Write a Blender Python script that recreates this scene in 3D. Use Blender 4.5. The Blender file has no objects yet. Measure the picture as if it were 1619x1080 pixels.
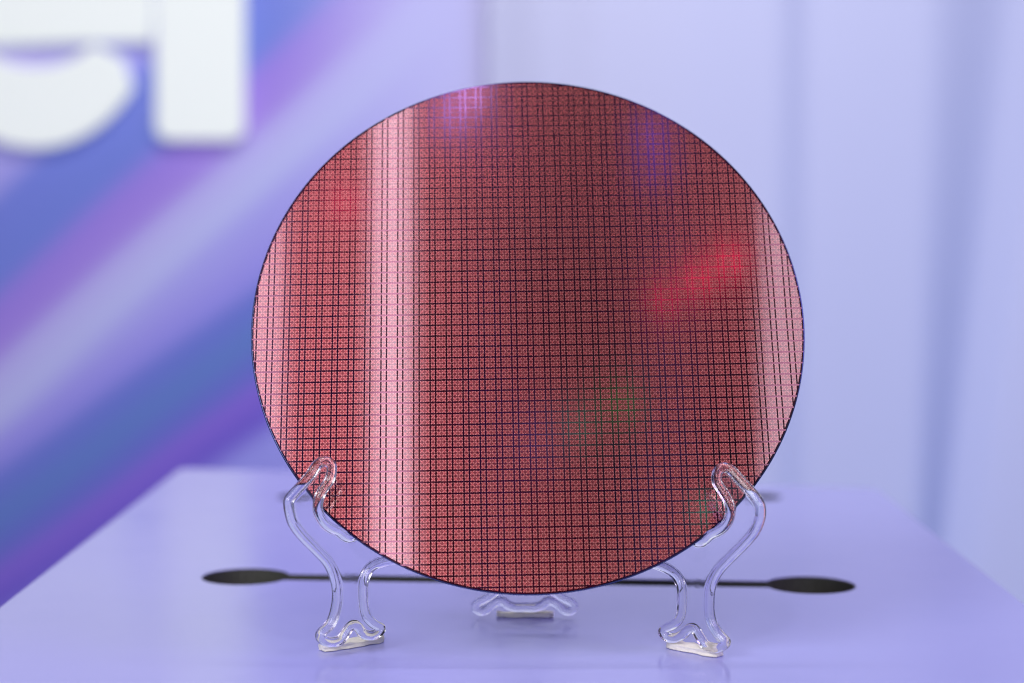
import bpy, bmesh, math, random
from mathutils import Vector, Matrix, noise
random.seed(7)
rad = math.radians
S = bpy.context.scene
COL = S.collection

# ------------------------------------------------------------------ camera
FPX = 3000.0; PITCH = rad(4.08); CAM = Vector((0, 0, 1.122)); TOP = 0.888
camd = bpy.data.cameras.new('camera'); cam = bpy.data.objects.new('camera', camd); COL.objects.link(cam)
cam.location = CAM; cam.rotation_euler = (rad(90) - PITCH, 0, 0)
camd.sensor_width = 36; camd.lens = 36 * FPX / 1619
camd.clip_start = 0.02; camd.clip_end = 60
camd.dof.use_dof = True; camd.dof.focus_distance = 1.005; camd.dof.aperture_fstop = 3.6
S.camera = cam
FW = Vector((0, math.cos(PITCH), -math.sin(PITCH))); UPV = Vector((0, math.sin(PITCH), math.cos(PITCH)))

def ray(x, y): return FW + Vector((1, 0, 0)) * ((x - 809.5) / FPX) + UPV * ((540 - y) / FPX)
def on_z(x, y, z=TOP):
    d = ray(x, y); return CAM + d * ((z - CAM.z) / d.z)
def on_y(x, y, Y):
    d = ray(x, y); return CAM + d * ((Y - CAM.y) / d.y)
def on_plane(x, y, p0, n):
    d = ray(x, y); return CAM + d * ((p0 - CAM).dot(n) / d.dot(n))

# ------------------------------------------------------------------ world, exposure
W = bpy.data.worlds.new('World'); S.world = W; W.use_nodes = True
bg = W.node_tree.nodes['Background']; bg.inputs[0].default_value = (0.41, 0.42, 0.71, 1); bg.inputs[1].default_value = 0.58
S.view_settings.view_transform = 'Standard'; S.view_settings.look = 'None'
S.view_settings.exposure = 0; S.view_settings.gamma = 1
S.cycles.use_denoising = True
try: S.cycles.denoiser = 'OPENIMAGEDENOISE'
except Exception: pass
S.cycles.pixel_filter_type = 'BLACKMAN_HARRIS'; S.cycles.filter_width = 1.15
S.cycles.max_bounces = 12; S.cycles.transmission_bounces = 10; S.cycles.transparent_max_bounces = 12
S.cycles.blur_glossy = 1.0; S.cycles.sample_clamp_indirect = 6

# ------------------------------------------------------------------ wafer frame
TH = rad(25.7); RW = 0.15
WC = CAM + FW * 1.029 + Vector((1, 0, 0)) * (25 / FPX * 1.029) + UPV * 0.0092
WN = Vector((0, -math.cos(TH), math.sin(TH)))
ROLL = rad(1.1)
WX0 = Vector((1, 0, 0)); WY0 = Vector((0, math.sin(TH), math.cos(TH)))
WX = WX0 * math.cos(ROLL) + WY0 * math.sin(ROLL); WY = WN.cross(WX)
WM = Matrix((WX, WY, WN)).transposed().to_4x4(); WM.translation = WC

# ------------------------------------------------------------------ lamps
def area(name, loc, aim, sx, sy, power, color, xaxis=None, spread=None):
    l = bpy.data.lights.new(name, 'AREA'); l.shape = 'RECTANGLE'; l.size = sx; l.size_y = sy
    l.energy = power; l.color = color
    if spread: l.spread = spread
    o = bpy.data.objects.new(name, l); COL.objects.link(o)
    z = (Vector(loc) - Vector(aim)).normalized()
    x = (xaxis or Vector((1, 0, 0))); x = (x - z * x.dot(z)).normalized()
    y = z.cross(x)
    M = Matrix((x, y, z)).transposed().to_4x4(); M.translation = Vector(loc); o.matrix_world = M
    return o
def mirror(p): return p - WN * (2 * (p - WC).dot(WN))
def mirror_dir(d): return d - WN * (2 * d.dot(WN))
# long narrow strip lamps hung above and behind the camera; the wafer mirrors them as its pale upright bands
def strip(px0, px1, dist, power, color, height=1.5, pyc=520):
    v = CAM + ray((px0 + px1) / 2, pyc) * dist
    p = mirror(v)
    area('strip_lamp', p, WC, (px1 - px0) / FPX * dist, height, power, color, xaxis=mirror_dir(Vector((1, 0, 0))))
strip(586, 652, 3.2, 1.8, (1.0, 0.78, 0.98))
strip(600, 640, 3.1, 0.35, (1.0, 0.80, 0.97))
strip(330, 447, 3.2, 3.0, (1.0, 0.78, 0.98))
strip(1206, 1290, 3.2, 2.0, (1.0, 0.78, 0.98))
strip(566, 672, 3.3, 0.12, (1.0, 0.78, 0.98))  # dim extra strip, added to feather the edges of the middle band
area('low_fill', mirror(CAM + ray(760, 1420) * 3.0), WC, 0.9, 0.35, 7.0, (1.0, 0.88, 0.90), xaxis=mirror_dir(Vector((1, 0, 0))))  # unseen fill, added to brighten the lower part of the wafer
# broad soft lamps
area('key_softbox', (-1.6, -0.6, 2.5), (-0.3, 1.2, 0.9), 1.3, 1.3, 38, (0.95, 0.95, 1.0))
area('violet_softbox', (1.9, 0.6, 2.2), (0.1, 1.1, 0.9), 1.0, 1.0, 13, (0.58, 0.40, 1.0))
area('front_fill', (0.2, -1.3, 1.75), (0, 1.0, 0.9), 1.2, 0.6, 7.5, (0.90, 0.92, 1.0))  # unseen fill, added to lift the table and feet below the wafer
area('wall_wash', (0.0, 2.0, 3.3), (0.15, 4.1, 1.75), 2.2, 0.6, 70, (0.99, 0.96, 0.93))
area('wall_wash', (1.9, 2.0, 0.4), (0.9, 4.1, 1.2), 1.4, 0.5, 15, (0.36, 0.56, 1.0))
area('ceiling_softbox', (0.0, 0.6, 3.2), (0, 1.3, 0.9), 1.6, 1.0, 4, (0.95, 0.93, 1.0))
# small bright spotlight added only to feed the wafer's hand-placed colour glints
DL = mirror(CAM + ray(900, -350) * 3.0)
area('glint_lamp', DL, WC, 0.042, 0.03, 2.5, (1, 1, 1))

# ------------------------------------------------------------------ helpers
def link(o, parent=None):
    COL.objects.link(o)
    if parent: o.parent = parent
    return o
def mesh_obj(name, verts, faces, mat, parent=None, smooth=False, uvs=None):
    me = bpy.data.meshes.new(name); me.from_pydata([tuple(v) for v in verts], [], faces); me.update()
    if smooth:
        for p in me.polygons: p.use_smooth = True
    if uvs is not None:
        l = me.uv_layers.new(name='UVMap'); l.data.foreach_set('uv', [c for uv in uvs for c in uv])
    if mat: me.materials.append(mat)
    return link(bpy.data.objects.new(name, me), parent)
def bm_obj(name, bm, mat, parent=None, smooth=False):
    me = bpy.data.meshes.new(name); bm.to_mesh(me); bm.free()
    if smooth:
        for p in me.polygons: p.use_smooth = True
    if mat: me.materials.append(mat)
    return link(bpy.data.objects.new(name, me), parent)
def tag(o, label=None, cat=None, group=None, kind=None):
    if label: o['label'] = label
    if cat: o['category'] = cat
    if group: o['group'] = group
    if kind: o['kind'] = kind
    return o
def empty(name, loc, M=None):
    o = bpy.data.objects.new(name, None); COL.objects.link(o); o.empty_display_size = 0.02
    if M is not None: o.matrix_world = M
    else: o.location = loc
    return o

class NT:
    def __init__(s, name):
        s.m = bpy.data.materials.new(name); s.m.use_nodes = True; s.t = s.m.node_tree
        s.p = s.t.nodes['Principled BSDF']; s.out = s.t.nodes['Material Output']
    def n(s, typ, **kw):
        x = s.t.nodes.new(typ)
        for k, v in kw.items(): setattr(x, k, v)
        return x
    def l(s, a, b): s.t.links.new(a, b)
    def setv(s, sock, v):
        if hasattr(v, 'is_output'): s.l(v, sock)
        else: sock.default_value = v
    def math(s, op, a, b=None, c=None, clamp=False):
        x = s.n('ShaderNodeMath', operation=op, use_clamp=clamp)
        for i, v in enumerate((a, b, c)):
            if v is not None: s.setv(x.inputs[i], v)
        return x.outputs[0]
    def smooth(s, v, a, b):
        x = s.n('ShaderNodeMapRange', interpolation_type='SMOOTHSTEP'); s.setv(x.inputs[0], v)
        x.inputs[1].default_value = a; x.inputs[2].default_value = b; return x.outputs[0]
    def mix(s, f, a, b, mode='MIX'):
        x = s.n('ShaderNodeMix', data_type='RGBA', blend_type=mode)
        s.setv(x.inputs[0], f); s.setv(x.inputs[6], a); s.setv(x.inputs[7], b); return x.outputs[2]
    def ramp(s, f, stops, interp='EASE'):
        x = s.n('ShaderNodeValToRGB'); r = x.color_ramp; r.interpolation = interp
        while len(r.elements) < len(stops): r.elements.new(0.5)
        for e, (p, c) in zip(r.elements, stops): e.position = p; e.color = c
        s.l(f, x.inputs[0]); return x.outputs[0]
    def P(s, k, v): s.setv(s.p.inputs[k], v)
def lin(r, g, b, k=1.0):
    f = lambda c: ((c / 255 + 0.055) / 1.055) ** 2.4 if c > 10 else c / 255 / 12.92
    return (f(r) * k, f(g) * k, f(b) * k, 1)
def simple(name, col, rough=0.5, metal=0.0, bump=0.0, scale=200, var=0.0):
    m = NT(name); m.P('Roughness', rough); m.P('Metallic', metal)
    tc = m.n('ShaderNodeTexCoord'); nz = m.n('ShaderNodeTexNoise'); nz.inputs['Scale'].default_value = scale; nz.inputs['Detail'].default_value = 5
    m.l(tc.outputs['Object'], nz.inputs['Vector'])
    if var: m.P('Base Color', m.mix(nz.outputs[0], tuple(c * (1 - var) for c in col[:3]) + (1,), tuple(min(1, c * (1 + var)) for c in col[:3]) + (1,)))
    else: m.P('Base Color', col)
    if bump:
        b = m.n('ShaderNodeBump'); b.inputs['Strength'].default_value = bump; b.inputs['Distance'].default_value = 0.001
        m.l(nz.outputs[0], b.inputs['Height']); m.l(b.outputs[0], m.p.inputs['Normal'])
    return m.m

# ------------------------------------------------------------------ setting: floor, backdrop wall, draped fabric
YW = 4.1
def wall_material():
    m = NT('printed_backdrop'); m.P('Roughness', 0.7); m.P('Specular IOR Level', 0.2)
    tc = m.n('ShaderNodeTexCoord'); sp = m.n('ShaderNodeSeparateXYZ'); m.l(tc.outputs['Object'], sp.inputs[0])
    # the print runs in slanting bands; u, v measure the wall across and down in units of 1/730 m
    k = FPX / YW
    u = m.math('MULTIPLY_ADD', sp.outputs[0], k, 809.5)
    v = m.math('MULTIPLY_ADD', sp.outputs[2], -k, 326)
    nz = m.n('ShaderNodeTexNoise'); nz.inputs['Scale'].default_value = 1.4; nz.inputs['Detail'].default_value = 1; m.l(tc.outputs['Object'], nz.inputs['Vector'])
    wob = m.math('MULTIPLY_ADD', nz.outputs[0], 30, -15)
    ua = m.math('ADD', m.math('MULTIPLY_ADD', u, 0.87, v), wob)
    ub = m.math('ADD', m.math('MULTIPLY_ADD', u, 0.69, v), wob)
    A = [(-200, (196, 192, 232)), (120, (188, 180, 230)), (230, (168, 164, 226)), (285, (158, 155, 224)), (325, (104, 122, 208)), (430, (102, 122, 206)),
         (490, (150, 120, 214)), (540, (158, 128, 216)), (590, (184, 180, 230)), (645, (186, 190, 232)), (700, (164, 160, 228)), (760, (158, 152, 226))]
    B = [(640, (160, 152, 226)), (715, (148, 142, 224)), (755, (96, 114, 200)), (815, (84, 120, 190)), (862, (92, 104, 194)), (905, (126, 92, 204)), (950, (104, 78, 196)), (1000, (150, 150, 226)), (1100, (150, 150, 226))]
    def rmp(val, st, lo, hi):
        f = m.math('DIVIDE', m.math('SUBTRACT', val, lo), hi - lo, clamp=True)
        return m.ramp(f, [((a - lo) / (hi - lo), lin(*c)) for a, c in st])
    ca = rmp(ua, A, -200, 760); cb = rmp(ub, B, 640, 1100)
    c = m.mix(m.smooth(ub, 655, 715), ca, cb)
    light = lin(190, 190, 232)
    c = m.mix(0.10, c, light)
    c = m.mix(m.smooth(u, 400, 740), c, light)
    fine = m.n('ShaderNodeTexNoise'); fine.inputs['Scale'].default_value = 60
    m.l(tc.outputs['Object'], fine.inputs['Vector'])
    c = m.mix(0.04, c, fine.outputs[1], 'OVERLAY')
    m.P('Base Color', c)
    return m.m
def box(name, x0, x1, y0, y1, z0, z1, mat, parent=None, bevel=0.0, origin=(0, 0, 0)):
    bm = bmesh.new(); bmesh.ops.create_cube(bm, size=1)
    for v in bm.verts:
        v.co = Vector((x0 + (v.co.x + .5) * (x1 - x0), y0 + (v.co.y + .5) * (y1 - y0), z0 + (v.co.z + .5) * (z1 - z0))) - Vector(origin)
    if bevel: bmesh.ops.bevel(bm, geom=bm.edges[:], offset=bevel, segments=3, affect='EDGES', profile=0.5)
    o = bm_obj(name, bm, mat, parent)
    if parent is None: o.location = origin
    return o
floor_m = simple('floor_vinyl', (0.30, 0.29, 0.40, 1), 0.4, var=0.1, scale=3)
tag(box('floor', -5, 5, -4, 7, -0.1, 0, floor_m), kind='structure')
wl = box('back_wall', -4, 4, YW, YW + 0.1, 0.0, 3.2, wall_material(), origin=(0, YW, 1.122))
tag(wl, kind='structure')
tag(box('added_dark_ceiling', -5, 5, -6, 7, 3.5, 3.6, simple('ceiling_black', (0.02, 0.02, 0.028, 1), 0.8)), kind='structure')  # unseen black ceiling, added to keep the wafer's reflection dark

# pale fabric drape hung in front of the right half of the wall: its folds follow a real profile
fab = simple('drape_fabric', lin(195, 199, 226), 0.85, bump=0.2, scale=900, var=0.03)
def drape():
    Y0 = YW - 0.14
    key = [(770, 0.018), (870, -0.008), (960, -0.02), (1090, -0.025), (1215, -0.025), (1285, 0.005), (1330, 0.005), (1450, 0.005), (1585, 0.085), (1625, 0.085), (1740, 0.03), (1800, 0.02), (1900, 0.09), (2050, 0.0), (2200, 0.08), (2400, 0.0)]
    def prof(x):
        for (a, ya), (b, yb) in zip(key, key[1:]):
            if x <= b:
                t = (x - a) / (b - a); t = t * t * (3 - 2 * t); return ya + (yb - ya) * t
        return key[-1][1]
    V = []; F = []; nx = 340; nz = 24
    for j in range(nz + 1):
        z = 0.01 + (3.1 - 0.01) * j / nz
        for i in range(nx + 1):
            px = 770 + 1630 * i / nx
            lean = max(0, (px - 1440)) / 160; lean = min(1, lean) * (z - 1.122) * 95   # the outer folds fan out upward
            X = (px - 809.5 + lean) / FPX * Y0
            V.append((X, Y0 + prof(px) * 1.1 + 0.075 * max(0, 1 - (px - 770) / 330) ** 1.5, z))
    for j in range(nz):
        for i in range(nx):
            a = j * (nx + 1) + i; F.append((a, a + 1, a + nx + 2, a + nx + 1))
    o = mesh_obj('fabric_drape', V, F, fab, smooth=True)
    md = o.modifiers.new('thickness', 'SOLIDIFY'); md.thickness = 0.003
    return o
tag(drape(), 'pale lilac fabric drape hanging in soft folds behind the right half', 'drape')

# ------------------------------------------------------------------ big white letters mounted on the wall
glow_paint = simple('letter_glow_paint', (0.40, 0.43, 0.38, 1), 0.6, bump=0.05, scale=300)
glow_paint.node_tree.nodes['Principled BSDF'].inputs['Emission Color'].default_value = (0.9, 0.95, 1, 1)
glow_paint.node_tree.nodes['Principled BSDF'].inputs['Emission Strength'].default_value = 0.50  # glow put into the letters to even out their shaded edges
def filled(name, loops, depth, bevel, mat):
    cu = bpy.data.curves.new('tmp_curve', 'CURVE'); cu.dimensions = '2D'; cu.fill_mode = 'BOTH'; cu.extrude = depth; cu.bevel_depth = bevel; cu.bevel_resolution = 2; cu.offset = -bevel
    for lp in loops:
        sp = cu.splines.new('POLY'); sp.points.add(len(lp) - 1); sp.use_cyclic_u = True
        for p, q in zip(sp.points, lp): p.co = (q[0], q[1], 0, 1)
    o = bpy.data.objects.new('tmp', cu); COL.objects.link(o)
    dg = bpy.context.evaluated_depsgraph_get(); me = bpy.data.meshes.new_from_object(o.evaluated_get(dg))
    bpy.data.objects.remove(o); bpy.data.curves.remove(cu)
    me.name = name
    if mat: me.materials.clear(); me.materials.append(mat)
    return me
YL = YW - 0.028
def wall_pt(px, py): p = on_y(px, py, YL); return (p.x, p.z)
def round_poly(pts, r, n=6):
    out = []
    N = len(pts)
    for i in range(N):
        a, b, c = (Vector(pts[i - 1]), Vector(pts[i]), Vector(pts[(i + 1) % N]))
        d1 = (a - b).normalized(); d2 = (c - b).normalized(); rr = min(r, (a - b).length / 2, (c - b).length / 2)
        for k in range(n + 1):
            t = k / n; p = (b + d1 * rr) * (1 - t) ** 2 + b * 2 * t * (1 - t) + (b + d2 * rr) * t * t; out.append((p.x, p.y))
    return out
def letter(loops, label):
    cx = sum(p[0] for p in loops[0]) / len(loops[0]); cz = sum(p[1] for p in loops[0]) / len(loops[0])
    me = filled('wall_letter', [[(x - cx, z - cz) for x, z in lp] for lp in loops], 0.012, 0.004, glow_paint)
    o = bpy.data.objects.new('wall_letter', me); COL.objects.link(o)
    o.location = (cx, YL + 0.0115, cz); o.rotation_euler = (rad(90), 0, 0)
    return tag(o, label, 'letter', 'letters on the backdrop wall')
letter([round_poly([wall_pt(*p) for p in [(246, -420), (386, -420), (386, 222), (246, 222)]], 0.035)], 'tall white block letter l on the striped wall')
ecx, ecy = 55, 15
def ell(rx, ry, a): return (ecx + rx * math.cos(a), ecy - ry * math.sin(a))
outer = [(238, 66)] + [ell(186, 196, rad(a)) for a in range(-3, 181, 6)] + [ell(186, 219, rad(a)) for a in range(186, 327, 5)]
inner = [ell(115, 92, rad(a)) for a in range(318, 222, -5)]
innl = [ell(118, 92, rad(a)) for a in (215, 208)]
eo = outer + [(192, 92), (150, 72)] + inner + innl + [(-60, 66)]
eh = [(-55, -30), (165, -30)] + [ell(118, 125, rad(a)) for a in range(24, 157, 8)]
letter([[wall_pt(*p) for p in eo], [wall_pt(*p) for p in eh]], 'rounded white letter e left of the tall l, cut off by the frame')

# ------------------------------------------------------------------ display table with dog-bone slots
table_m = NT('table_laminate')
tc = table_m.n('ShaderNodeTexCoord'); nz = table_m.n('ShaderNodeTexNoise'); nz.inputs['Scale'].default_value = 9; nz.inputs['Detail'].default_value = 4
table_m.l(tc.outputs['Object'], nz.inputs['Vector'])
table_m.P('Base Color', table_m.mix(nz.outputs[0], lin(161, 163, 228), lin(168, 170, 231)))
table_m.P('Roughness', table_m.math('MULTIPLY_ADD', nz.outputs[0], 0.10, 0.16)); table_m.P('Specular IOR Level', 0.55)
table_mat = table_m.m
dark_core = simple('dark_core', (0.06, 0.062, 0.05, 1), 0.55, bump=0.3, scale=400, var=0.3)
tb = empty('display_table', (0, 1.3, 0))
tag(tb, 'lilac display table with dark dumbbell slots under the wafer stand', 'table')
kT = (CAM.z - TOP) / 0.222
corners = [on_z(0, 960), on_z(1619, 955), on_z(1385, 772), on_z(286, 740)]
lf, rf, rb, lb = [(c.x, c.y) for c in corners]
def ext(a, b, t): return (a[0] + (b[0] - a[0]) * t, a[1] + (b[1] - a[1]) * t)
outline = [ext(lb, lf, 1.62), ext(rb, rf, 1.86), rb, lb]
outline = round_poly(outline, 0.012, 4)
def dogbone(c0, c1, r, w):
    c0 = Vector(c0); c1 = Vector(c1); d = (c1 - c0); ang = math.atan2(d.y, d.x); L = d.length; a0 = math.asin(w / r); pts = []
    for k in range(33):
        a = math.pi + (math.pi - a0) - (2 * math.pi - 2 * a0) * k / 32   # left circle, clockwise
        pts.append((r * math.cos(a), r * math.sin(a)))
    L2 = []
    for k in range(33):
        a = math.pi - a0 - (2 * math.pi - 2 * a0) * k / 32
        L2.append((L + r * math.cos(a), r * math.sin(a)))
    left = [( r * math.cos(a), r * math.sin(a)) for a in [-a0 - (2 * math.pi - 2 * a0) * k / 32 for k in range(33)]]
    allp = left + L2
    ca, sa = math.cos(ang), math.sin(ang)
    return [(c0.x + x * ca - y * sa, c0.y + x * sa + y * ca) for x, y in allp]
rr = 0.0265 * kT
s1 = dogbone((on_z(389, 911).x, on_z(389, 911).y), (on_z(1281, 924.5).x, on_z(1281, 924.5).y), rr, 0.0105)
p0, p1 = on_z(472, 785), on_z(1202, 785)
s2 = dogbone((p0.x, p0.y), (p1.x, p1.y), rr * 0.62, 0.0050)
ol = [(x, y - 1.3) for x, y in outline]; h1 = [(x, y - 1.3) for x, y in s1]; h2 = [(x, y - 1.3) for x, y in s2]
me = filled('table_top', [ol, h1, h2], 0.0158, 0.0004, table_mat)
top = bpy.data.objects.new('table_top', me); link(top, tb); top.location = (0, 0, TOP - 0.0162)
# dark core showing inside the cut-outs
def wall_ring(name, pts, z0, z1, inset, mat, parent):
    n = len(pts); cx = sum(p[0] for p in pts) / n; cy = sum(p[1] for p in pts) / n
    V = []; F = []
    # inset loops along the normals
    def off(i, d):
        a = Vector(pts[i - 1]); b = Vector(pts[(i + 1) % n]); t = (b - a).normalized(); nn = Vector((-t.y, t.x))
        return (pts[i][0] + nn.x * d, pts[i][1] + nn.y * d)
    for z in (z0, z1):
        for i in range(n): q = off(i, inset); V.append((q[0], q[1], z))
    for i in range(n): j = (i + 1) % n; F.append((i, j, n + j, n + i))
    return mesh_obj(name, V, F, mat, parent)
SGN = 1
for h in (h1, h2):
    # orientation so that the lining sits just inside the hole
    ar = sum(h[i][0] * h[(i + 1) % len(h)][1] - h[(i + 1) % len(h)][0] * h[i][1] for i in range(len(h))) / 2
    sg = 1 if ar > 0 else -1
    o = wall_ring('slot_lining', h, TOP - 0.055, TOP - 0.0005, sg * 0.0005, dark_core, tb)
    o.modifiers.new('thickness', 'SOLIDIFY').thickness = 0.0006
cab = simple('cabinet_inside', (0.02, 0.02, 0.022, 1), 0.8)
box('slot_tray', -0.25, 0.25, on_z(809, 930).y - 1.3 - 0.06, p0.y - 1.3 + 0.08, TOP - 0.064, TOP - 0.058, cab, tb)
(x0, y0), (x1, y1), (x2, y2), (x3, y3) = ext(lb, lf, 1.6), ext(rb, rf, 1.84), rb, lb
def frame_panel(name, a, b, t=0.018):
    a = Vector(a); b = Vector(b); d = (b - a).normalized(); nn = Vector((-d.y, d.x)) * t
    q = [a, b, b + nn, a + nn]; V = [(p.x, p.y - 1.3, z) for z in (0.002, TOP - 0.0325) for p in q]
    F = [(3, 2, 1, 0), (4, 5, 6, 7)] + [(i, (i + 1) % 4, 4 + (i + 1) % 4, 4 + i) for i in range(4)]
    return mesh_obj(name, V, F, table_mat, tb)
ins = 0.012
frame_panel('side_panel', (x0 + ins, y0 + ins), (x3 + ins + .004, y3 - ins - .03), -0.018)
frame_panel('side_panel', (x1 - ins, y1 + ins), (x2 - ins - .004, y2 - ins - .01), 0.018)
frame_panel('front_panel', (x0 + ins + .02, y0 + ins), (x1 - ins - .02, y1 + ins), 0.018)
frame_panel('back_panel', (x3 + ins + .03, y3 - ins - .012), (x2 - ins - .03, y2 - ins - .004), -0.018)

# ------------------------------------------------------------------ wafer
CW, CH = 8.80, 6.35         # one column pair and one row, mm
U0, V0 = 1.2, 0.5           # grid phase: centre of a narrow column, a street line
# ---- materials
def lobes(m, base_shader, mask, specs, frame):
    """Diffraction glints put in by hand: one tinted mirror lobe per glint, tilt chosen."""
    sh = base_shader
    for col, ta, tb_, rough, wgt in specs:
        nrm = (WN + WX0 * ta + WY0 * tb_).normalized()
        g = m.n('ShaderNodeBsdfGlossy'); g.inputs['Color'].default_value = (*[c * wgt for c in col], 1); g.inputs['Roughness'].default_value = rough
        cn = m.n('ShaderNodeCombineXYZ')
        for i in range(3): cn.inputs[i].default_value = nrm[i]
        m.l(cn.outputs[0], g.inputs['Normal'])
        if mask is not None:
            mx = m.mix(mask, (0, 0, 0, 1), g.inputs['Color'].default_value[:]); m.l(mx, g.inputs['Color'])
        ad = m.n('ShaderNodeAddShader'); m.l(sh, ad.inputs[0]); m.l(g.outputs[0], ad.inputs[1]); sh = ad.outputs[0]
    m.l(sh, m.out.inputs['Surface'])
def tilt_for(px, py):
    """normal tilt that brings the spotlight's reflection to the wafer point seen at (px, py)"""
    p = on_plane(px, py, WC, WN); a = (CAM - p).normalized(); b = (DL - p).normalized(); h = (a + b).normalized()
    return h.dot(WX0) / h.dot(WN), h.dot(WY0) / h.dot(WN)
def spec(px, py, col, rough, wgt): ta, t2 = tilt_for(px, py); return (col, ta, t2, rough, wgt * 0.09)  # tinted glint aimed by hand at one wafer point
SPECS = [spec(715, 178, (0.55, 0.25, 1.0), 0.10, 0.045), spec(745, 146, (0.75, 0.35, 1.0), 0.085, 0.045),
         spec(1030, 210, (0.30, 0.10, 1.0), 0.095, 0.018), spec(1035, 262, (0.25, 0.08, 1.0), 0.10, 0.014),
         spec(1155, 412, (1.0, 0.02, 0.08), 0.08, 0.034), spec(1105, 440, (1.0, 0.02, 0.07), 0.08, 0.030), spec(1050, 472, (1.0, 0.02, 0.05), 0.085, 0.022),
         spec(545, 322, (1.0, 0.03, 0.10), 0.095, 0.032),
         spec(985, 640, (0.15, 0.75, 0.12), 0.09, 0.006), spec(915, 672, (0.08, 0.60, 0.40), 0.09, 0.007),
         spec(850, 695, (0.12, 0.20, 0.95), 0.12, 0.011),
         spec(1115, 805, (0.25, 1.0, 0.75), 0.055, 0.003),
         spec(770, 205, (0.55, 0.15, 1.0), 0.14, 0.015)]

def die_material():
    m = NT('die_pattern')
    uvn = m.n('ShaderNodeUVMap'); uvn.uv_map = 'UVMap'; sp = m.n('ShaderNodeSeparateXYZ'); m.l(uvn.outputs[0], sp.inputs[0])
    u, v = sp.outputs[0], sp.outputs[1]                     # in cells: three across per column pair, two up per row
    fu = m.math('FRACT', u); fv = m.math('FRACT', v)
    du = m.math('ABSOLUTE', m.math('SUBTRACT', fu, 0.5)); dv = m.math('ABSOLUTE', m.math('SUBTRACT', fv, 0.5))   # 0 middle .. .5 edge
    eu = m.math('SUBTRACT', 0.5, du); ev = m.math('SUBTRACT', 0.5, dv)
    inv = lambda x: m.math('SUBTRACT', 1.0, x)
    # street between the two cell rows, with dark dots at cell middles
    hl = m.math('MULTIPLY', inv(m.smooth(ev, 0.02, 0.075)), 0.72)
    dot = m.math('MULTIPLY', inv(m.smooth(ev, 0.06, 0.14)), inv(m.smooth(du, 0.08, 0.16)))
    vl = m.math('MULTIPLY', inv(m.smooth(eu, 0.01, 0.06)), 0.35)
    dash = m.math('MULTIPLY', m.math('MULTIPLY', inv(m.smooth(dv, 0.03, 0.08)), inv(m.smooth(eu, 0.22, 0.34))), 0.45)
    notch = m.math('MULTIPLY', m.math('MULTIPLY', inv(m.smooth(du, 0.04, 0.09)), m.smooth(dv, 0.22, 0.34)), 0.28)
    diag = m.math('ABSOLUTE', m.math('SUBTRACT', du, dv))
    xx = m.math('MULTIPLY', inv(m.smooth(diag, 0.03, 0.16)), inv(m.smooth(m.math('MAXIMUM', du, dv), 0.36, 0.48)))
    dk = m.math('MAXIMUM', m.math('MAXIMUM', hl, dot), m.math('MAXIMUM', m.math('MAXIMUM', vl, dash), notch))
    base = m.mix(xx, lin(178, 92, 92, .52), lin(242, 164, 152, .60))
    base = m.mix(inv(m.smooth(m.math('MAXIMUM', du, dv), 0.10, 0.2)), base, lin(226, 104, 104, .5))
    col = m.mix(dk, base, lin(70, 10, 26, .7))
    m.P('Base Color', col); m.P('Metallic', 0.92); m.P('Roughness', 0.25)
    m.P('Coat Weight', 1.0); m.P('Coat Roughness', 0.05); m.P('Coat IOR', 1.65); m.P('Coat Tint', (1, 0.95, 1.0, 1))
    mask = m.math('MULTIPLY_ADD', dk, 0.85, 0.11)
    lobes(m, m.p.outputs[0], mask, SPECS, None)
    return m.m
def substrate_material():
    m = NT('wafer_streets')
    tc = m.n('ShaderNodeTexCoord'); sp = m.n('ShaderNodeSeparateXYZ'); m.l(tc.outputs['Object'], sp.inputs[0])
    x = m.math('MULTIPLY_ADD', sp.outputs[0], 1000 / CW, -(U0) / CW + 0.5 + 0.0)   # street pattern across
    y = m.math('MULTIPLY_ADD', sp.outputs[1], 1000 / CH, -V0 / CH)
    fy = m.math('FRACT', m.math('ADD', y, 0.5)); dy = m.math('ABSOLUTE', m.math('SUBTRACT', fy, 0.5))
    hs = m.math('SUBTRACT', 1.0, m.smooth(dy, 0.045, 0.075))
    m.P('Base Color', m.mix(hs, lin(20, 4, 18, .5), lin(38, 6, 28, .5))); m.P('Metallic', 0.0)
    m.P('Roughness', 0.04)
    m.P('Specular IOR Level', m.math('MULTIPLY_ADD', hs, 0.95, 0.05)); m.P('Specular Tint', (1, 0.50, 0.66, 1)); m.P('IOR', 1.55)
    lobes(m, m.p.outputs[0], None, SPECS, None)
    return m.m
edge_m = NT('silicon_edge'); edge_m.P('Base Color', (0.05, 0.075, 0.18, 1)); edge_m.P('Metallic', 0.8); edge_m.P('Roughness', 0.12)
edge_m = edge_m.m

waf = empty('silicon_wafer', None, WM)
tag(waf, 'round pinkish red silicon wafer with a fine grid of chips on the clear stand', 'wafer')
# body: lathe with a rounded rim
prof = [(0, -0.000775), (0.1493, -0.000775), (0.14975, -0.00068), (0.15, -0.00039), (0.14975, -0.0001), (0.1494, 0.0)]
V = [(0, 0, -0.000775)]; F = []; NS = 512
for r, z in prof[1:]:
    for k in range(NS):
        a = 2 * math.pi * k / NS
        da = (a + math.pi / 2 + math.pi) % (2 * math.pi) - math.pi
        V.append((r * math.cos(a), r * math.sin(a), z))
for k in range(NS): F.append((0, 1 + (k + 1) % NS, 1 + k))
for j in range(len(prof) - 2):
    for k in range(NS):
        a = 1 + j * NS + k; b = 1 + j * NS + (k + 1) % NS; F.append((a, b, b + NS, a + NS))
mesh_obj('wafer_edge', V, F, edge_m, waf, smooth=True)
V = [(0, 0, 0.0)] + [(0.1494 * math.cos(2 * math.pi * k / NS), 0.1494 * math.sin(2 * math.pi * k / NS), 0.0) for k in range(NS)]
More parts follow.
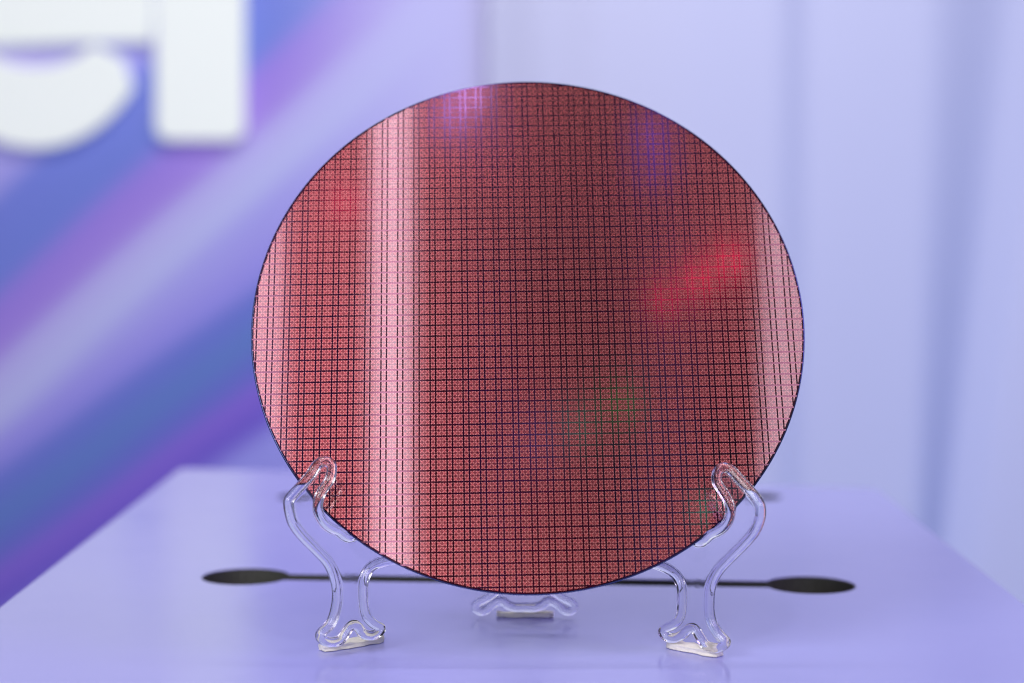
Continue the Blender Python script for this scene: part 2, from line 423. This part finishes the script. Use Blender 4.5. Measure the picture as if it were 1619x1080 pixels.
mesh_obj('wafer_face', V, [(0, 1 + k, 1 + (k + 1) % NS) for k in range(NS)], substrate_material(), waf)

die_m = die_material()
RD = 148.6; HT = 0.05; ST = 0.76   # usable radius, pad height, street width in mm
def clip_circle(poly, R):
    if all(x * x + y * y <= R * R for x, y in poly): return poly, False
    if not any(x * x + y * y <= R * R for x, y in poly): return None, True
    out = []; n = len(poly)
    for i in range(n):
        a, b = poly[i], poly[(i + 1) % n]
        ia = a[0] ** 2 + a[1] ** 2 <= R * R; ib = b[0] ** 2 + b[1] ** 2 <= R * R
        if ia: out.append(a)
        if ia != ib:
            dx, dy = b[0] - a[0], b[1] - a[1]; A = dx * dx + dy * dy; B = 2 * (a[0] * dx + a[1] * dy); C2 = a[0] ** 2 + a[1] ** 2 - R * R
            sq = math.sqrt(max(0, B * B - 4 * A * C2)); ts = [(-B - sq) / (2 * A), (-B + sq) / (2 * A)]
            t = [q for q in ts if 0 <= q <= 1]
            t = t[0] if t else 0; out.append((a[0] + dx * t, a[1] + dy * t))
    return out, True
cell = CW / 3
def die_rects():
    for j in range(-25, 25):
        ya = V0 + j * CH; yb = ya + CH
        for i in range(-19, 19):
            xa = U0 - cell / 2 + i * CW               # narrow column spans one cell about U0
            yield ('n', i, j, xa, xa + cell, ya, yb)
            yield ('b', i, j, xa + cell, xa + CW, ya, yb)
full_big = []; rest = []
for typ, i, j, xa, xb, ya, yb in die_rects():
    q = [(xa + ST / 2, ya + ST * .58), (xb - ST / 2, ya + ST * .58), (xb - ST / 2, yb - ST * .58), (xa + ST / 2, yb - ST * .58)]
    p, cut = clip_circle(q, RD)
    if p is None or len(p) < 3: continue
    if typ == 'b' and not cut: full_big.append((i, j, xa, ya, q))
    else: rest.append((xa, ya, typ, p))
full_big.sort(key=lambda t: (t[1], abs(t[0])))      # the lowest rows stand nearest and show largest
parts, more = full_big[:300], full_big[300:]
for i, j, xa, ya, q in more: rest.append((xa, ya, 'b', q))
def pad(poly, uvo, V, F, UV, ox=0.0, oy=0.0):
    n = len(poly); b = len(V); bv = 0.05
    cx = sum(p[0] for p in poly) / n; cy = sum(p[1] for p in poly) / n
    for p in poly: V.append(((p[0] - ox) / 1000, (p[1] - oy) / 1000, 0.00002))
    for p in poly: V.append(((p[0] - ox) / 1000, (p[1] - oy) / 1000, HT / 1000))
    uv = lambda p: ((p[0] - uvo[0]) / cell, (p[1] - uvo[1]) / (CH / 2))
    F.append(tuple(b + n + k for k in range(n))); UV.extend(uv(p) for p in poly)
    for k in range(n):
        l = (k + 1) % n; F.append((b + k, b + l, b + n + l, b + n + k)); UV.extend([uv(poly[k]), uv(poly[l]), uv(poly[l]), uv(poly[k])])
V, F, UV = [], [], []
for xa, ya, typ, p in rest: pad(p, (xa, ya), V, F, UV)
o = mesh_obj('chip_die_field', V, F, die_m, waf, uvs=UV); o['kind'] = 'stuff'
i, j, xa, ya, q = parts[0]
V, F, UV = [], [], []; pad(q, (xa, ya), V, F, UV, xa, ya)
d0 = mesh_obj('chip_die', V, F, die_m, waf, uvs=UV); d0.location = (xa / 1000, ya / 1000, 0)
for i, j, xa, ya, q in parts[1:]:
    c = d0.copy(); COL.objects.link(c); c.parent = waf; c.location = (xa / 1000, ya / 1000, 0)

# ------------------------------------------------------------------ clear plastic stand
ac = NT('clear_acrylic'); ac.P('Base Color', (0.985, 0.985, 1.0, 1)); ac.P('Roughness', 0.05); ac.P('Transmission Weight', 1.0); ac.P('IOR', 1.47)
tc = ac.n('ShaderNodeTexCoord'); nz = ac.n('ShaderNodeTexNoise'); nz.inputs['Scale'].default_value = 90; ac.l(tc.outputs['Object'], nz.inputs['Vector'])
b_ = ac.n('ShaderNodeBump'); b_.inputs['Strength'].default_value = 0.12; b_.inputs['Distance'].default_value = 0.001; ac.l(nz.outputs[0], b_.inputs['Height']); ac.l(b_.outputs[0], ac.p.inputs['Normal'])
ac = ac.m
def catmull(pts, sub=6):
    out = []; n = len(pts)
    for i in range(n):
        p0, p1, p2, p3 = [Vector(pts[(i + k) % n]) for k in (-1, 0, 1, 2)]
        for k in range(sub):
            t = k / sub
            q = 0.5 * ((2 * p1) + (p2 - p0) * t + (2 * p0 - 5 * p1 + 4 * p2 - p3) * t * t + (3 * p1 - p0 - 3 * p2 + p3) * t ** 3)
            out.append((q.x, q.y))
    return out
def inset(poly, d):
    n = len(poly); ar = sum(poly[i][0] * poly[(i + 1) % n][1] - poly[(i + 1) % n][0] * poly[i][1] for i in range(n)); s = 1 if ar > 0 else -1
    res = []
    for i in range(n):
        a = Vector(poly[i - 2]); b = Vector(poly[(i + 2) % n]); t = (b - a).normalized(); res.append((poly[i][0] - t.y * d * s, poly[i][1] + t.x * d * s))
    return res
def moulded(name, pts2d, M, parent, rim=0.0022, web=0.0011, depth=1.25, voxel=0.00042, holes=()):
    """flat moulded plate with a raised rounded rim, one closed solid (2-D points in metres, plane given by M)"""
    poly = catmull(pts2d)
    me = filled('tmp', [inset(poly, rim * 0.6)], web, 0.0, None)
    bm = bmesh.new(); bm.from_mesh(me); bpy.data.meshes.remove(me)
    path = inset(poly, rim); n = len(path); NR = 20; ring = []
    for i in range(n):
        a = Vector(path[i - 1]); b = Vector(path[(i + 1) % n]); t = (b - a).normalized(); nn = Vector((-t.y, t.x)); r = []
        for k in range(NR):
            w = 2 * math.pi * k / NR
            sq = lambda q: math.copysign(abs(q) ** 0.5, q)
            r.append(bm.verts.new((path[i][0] + nn.x * rim * sq(math.cos(w)), path[i][1] + nn.y * rim * sq(math.cos(w)), rim * depth * sq(math.sin(w)))))
        ring.append(r)
    for i in range(n):
        A, B = ring[i], ring[(i + 1) % n]
        for k in range(NR): bm.faces.new((A[k], A[(k + 1) % NR], B[(k + 1) % NR], B[k]))
    bmesh.ops.recalc_face_normals(bm, faces=bm.faces[:])
    me = bpy.data.meshes.new('tmp'); bm.to_mesh(me); bm.free()
    o = bpy.data.objects.new('tmp', me); COL.objects.link(o)
    r = o.modifiers.new('r', 'REMESH'); r.mode = 'VOXEL'; r.voxel_size = voxel; r.adaptivity = 0
    s = o.modifiers.new('s', 'SMOOTH'); s.iterations = 4; s.factor = 0.6
    dg = bpy.context.evaluated_depsgraph_get(); out = bpy.data.meshes.new_from_object(o.evaluated_get(dg))
    bpy.data.objects.remove(o); out.name = name
    for p in out.polygons: p.use_smooth = True
    out.materials.clear(); out.materials.append(ac)
    ob = bpy.data.objects.new(name, out); link(ob, parent); ob.matrix_world = M
    return ob
stand = empty('plate_stand', (0.005, 1.01, TOP))
tag(stand, 'clear moulded plastic plate stand with two hooked front legs holding the wafer', 'stand')
HUB = Vector((0.008, 1.040, 0))
def leg(P_px, ang, side, front_px):
    P = on_plane(*P_px, WC, WN)
    d = Vector((side * math.cos(ang), math.sin(ang), 0)); n = d.cross(Vector((0, 0, 1))).normalized()
    O = Vector((P.x, P.y, TOP))
    pts = []
    for x, y in front_px:
        q = on_plane(x, y, P, n) - O; pts.append((q.dot(d), q.z))
    sP, zP = 0.0, P.z - TOP
    s_h = (HUB.y - P.y) / math.sin(ang)
    s_h = min(s_h, abs(HUB.x - P.x) / math.cos(ang)) - 0.003
    return P, d, n, O, pts, zP, s_h
def build_leg(P_px, ang, side, px_in, px_out):
    """px_in: outline from the hidden arm underside round the feet and up the outer side to the hook tip; then the notch"""
    P, d, n, O, pts, zP, s_h = leg(P_px, ang, side, px_in)
    zs = pts[0][1]
    # hidden inner half: back rest behind the wafer (its line rises 1.19 per unit inward) and the arm to the hub
    k = math.sin(ang) / math.tan(TH) if False else 1 / math.tan(TH) * math.sin(ang)
    off = 0.0042
    rest = [(off + 0.003, zP - 0.0015), (off + 0.014, zP + 0.014 * k - 0.001), (off + 0.026, zP + 0.026 * k - 0.003), (0.036, zP + 0.026 * k), (0.044, zP + 0.018), (0.049, zP + 0.0), (min(0.060, s_h - 0.01), zP - 0.012), (s_h, zP - 0.018), (s_h, zs + 0.0035), (s_h - 0.02, zs + 0.003)]
    poly = pts + rest
    M = Matrix((d, Vector((0, 0, 1)), d.cross(Vector((0, 0, 1))))).transposed().to_4x4(); M.translation = O
    return moulded('front_leg', poly, M, stand), P
left_px = [(640, 888), (622, 892), (605, 896), (589, 903), (581, 919), (580, 937), (581, 957), (585, 971), (594, 980), (604, 985), (608, 994), (600, 1006), (585, 1012), (570, 1009), (564, 1000), (558, 995), (551, 1004), (540, 1018), (522, 1023), (507, 1019), (500, 1007), (506, 994), (518, 982), (525, 961), (527, 937), (522, 913), (512, 893), (495, 875), (475, 855), (459, 834), (452, 813), (450, 793), (456, 781), (471, 764), (486, 747), (498, 729), (511, 722), (523, 724), (530, 734), (530, 748), (526, 762), (517, 776), (510, 789), (509, 806), (520, 824), (538, 833)]
right_px = [(1012, 892), (1033, 898), (1057, 908), (1069, 920), (1073, 934), (1073, 953), (1071, 971), (1063, 981), (1050, 987), (1044, 994), (1045, 1004), (1055, 1014), (1070, 1016), (1083, 1010), (1090, 1003), (1096, 1000), (1102, 1009), (1113, 1025), (1130, 1032), (1143, 1030), (1152, 1021), (1151, 1010), (1139, 997), (1129, 978), (1127, 953), (1130, 928), (1141, 907), (1160, 887), (1180, 867), (1197, 847), (1207, 824), (1208, 802), (1202, 787), (1187, 768), (1172, 752), (1158, 737), (1144, 731), (1133, 737), (1128, 749), (1129, 765), (1138, 780), (1147, 796), (1149, 812), (1140, 828), (1122, 838)]
lg, PL = build_leg((540, 838), rad(35), 1, left_px, None)
rg, PR = build_leg((1118, 846), rad(41), -1, right_px, None)
YB = on_z(830, 977).y
hb = [(34, 800), (35, 850), (38, 895), (46, 922), (60, 938), (76, 946), (84, 955), (82, 967), (70, 973), (58, 970), (48, 961), (38, 957), (30, 963), (16, 967)]
bk = [(830 + a, b) for a, b in hb] + [(830, 967)] + [(830 - a, b) for a, b in hb[::-1]] + [(830, 788)]
bp = []
for x, y in bk: q = on_y(x, y, YB); bp.append((q.x - 0.0085, q.z - TOP))
M = Matrix.Translation((0.0085, YB, TOP)) @ Matrix.Rotation(rad(90), 4, 'X')
moulded('rear_leg', bp, M, stand)
# cross hub joining the three legs
bm = bmesh.new()
HL = PL + Vector((math.cos(rad(35)), math.sin(rad(35)), 0)) * 0
def bar(bm, a, b, w, h):
    a = Vector(a); b = Vector(b); d = (b - a).normalized(); s = d.cross(Vector((0, 0, 1))).normalized() * w / 2; u = Vector((0, 0, h / 2))
    vs = [bm.verts.new(p + s * i + u * j) for p in (a, b) for i, j in ((-1, -1), (1, -1), (1, 1), (-1, 1))]
    for q in ((3, 2, 1, 0), (4, 5, 6, 7), (0, 1, 5, 4), (1, 2, 6, 5), (2, 3, 7, 6), (3, 0, 4, 7)): bm.faces.new([vs[k] for k in q])
s_l = min((HUB.y - PL.y) / math.sin(rad(35)), abs(HUB.x - PL.x) / math.cos(rad(35))) - 0.003
s_r = min((HUB.y - PR.y) / math.sin(rad(41)), abs(HUB.x - PR.x) / math.cos(rad(41))) - 0.003
EL = PL + Vector((math.cos(rad(35)), math.sin(rad(35)), 0)) * s_l; ER = PR + Vector((-math.cos(rad(41)), math.sin(rad(41)), 0)) * s_r
zc = TOP + 0.040
bar(bm, (EL.x - .004, EL.y, zc), (ER.x + .004, ER.y, zc), 0.006, 0.012)
bar(bm, ((EL.x + ER.x) / 2, (EL.y + ER.y) / 2 + .003, zc), (0.0085, YB - 0.0025, zc), 0.006, 0.012)
bmesh.ops.bevel(bm, geom=bm.edges[:], offset=0.0012, segments=2, affect='EDGES')
bmh = bm_obj('hub', bm, ac); bmh.parent = stand; bmh.matrix_parent_inverse = Matrix.Translation(-stand.location)

# ------------------------------------------------------------------ white putty pads under the feet
putty = simple('white_putty', (0.90, 0.86, 0.76, 1), 0.7, bump=0.8, scale=500, var=0.05)
def pad_obj(a, b, depth, h, label, seed):
    a = on_z(*a); b = on_z(*b); mid = (a + b) / 2; d = (b - a); L = d.length; ang = math.atan2(d.y, d.x)
    bm = bmesh.new(); bmesh.ops.create_cube(bm, size=1); bmesh.ops.subdivide_edges(bm, edges=bm.edges[:], cuts=7, use_grid_fill=True)
    for v in bm.verts:
        c = v.co; x = c.x * L; y = c.y * depth; z = (c.z + .5) * h
        e = 1 - max(0, abs(c.x) * 2 - .85) * 2.2; r = noise.noise(Vector((x * 160 + seed, y * 200, z * 250)))
        r2 = noise.noise(Vector((x * 420, y * 500 + seed, z * 400)))
        y *= e * (1 + .45 * r); z *= (0.8 + .2 * e) * (1 + .38 * r + .20 * r2) * (1 - .25 * (abs(c.y) * 2) ** 3); x *= 1 + .03 * r2
        v.co = (x, y, z)
    o = bm_obj('putty_pad', bm, putty, smooth=True)
    o.location = (mid.x, mid.y + depth * .35, TOP + 0.0003); o.rotation_euler = (0, 0, ang)
    return tag(o, label, 'putty', 'white pads under the stand feet')
pad_obj((508, 1032), (602, 1016), 0.009, 0.0036, 'crumpled white putty strip under the left front foot, tilted up to the right', 3)
pad_obj((1060, 1025), (1139, 1041), 0.009, 0.0038, 'white putty strip under the right front foot, sloping down to the right', 11)
pad_obj((786, 976), (875, 977), 0.006, 0.0026, 'thin white pad under the rear foot below the wafer', 23)
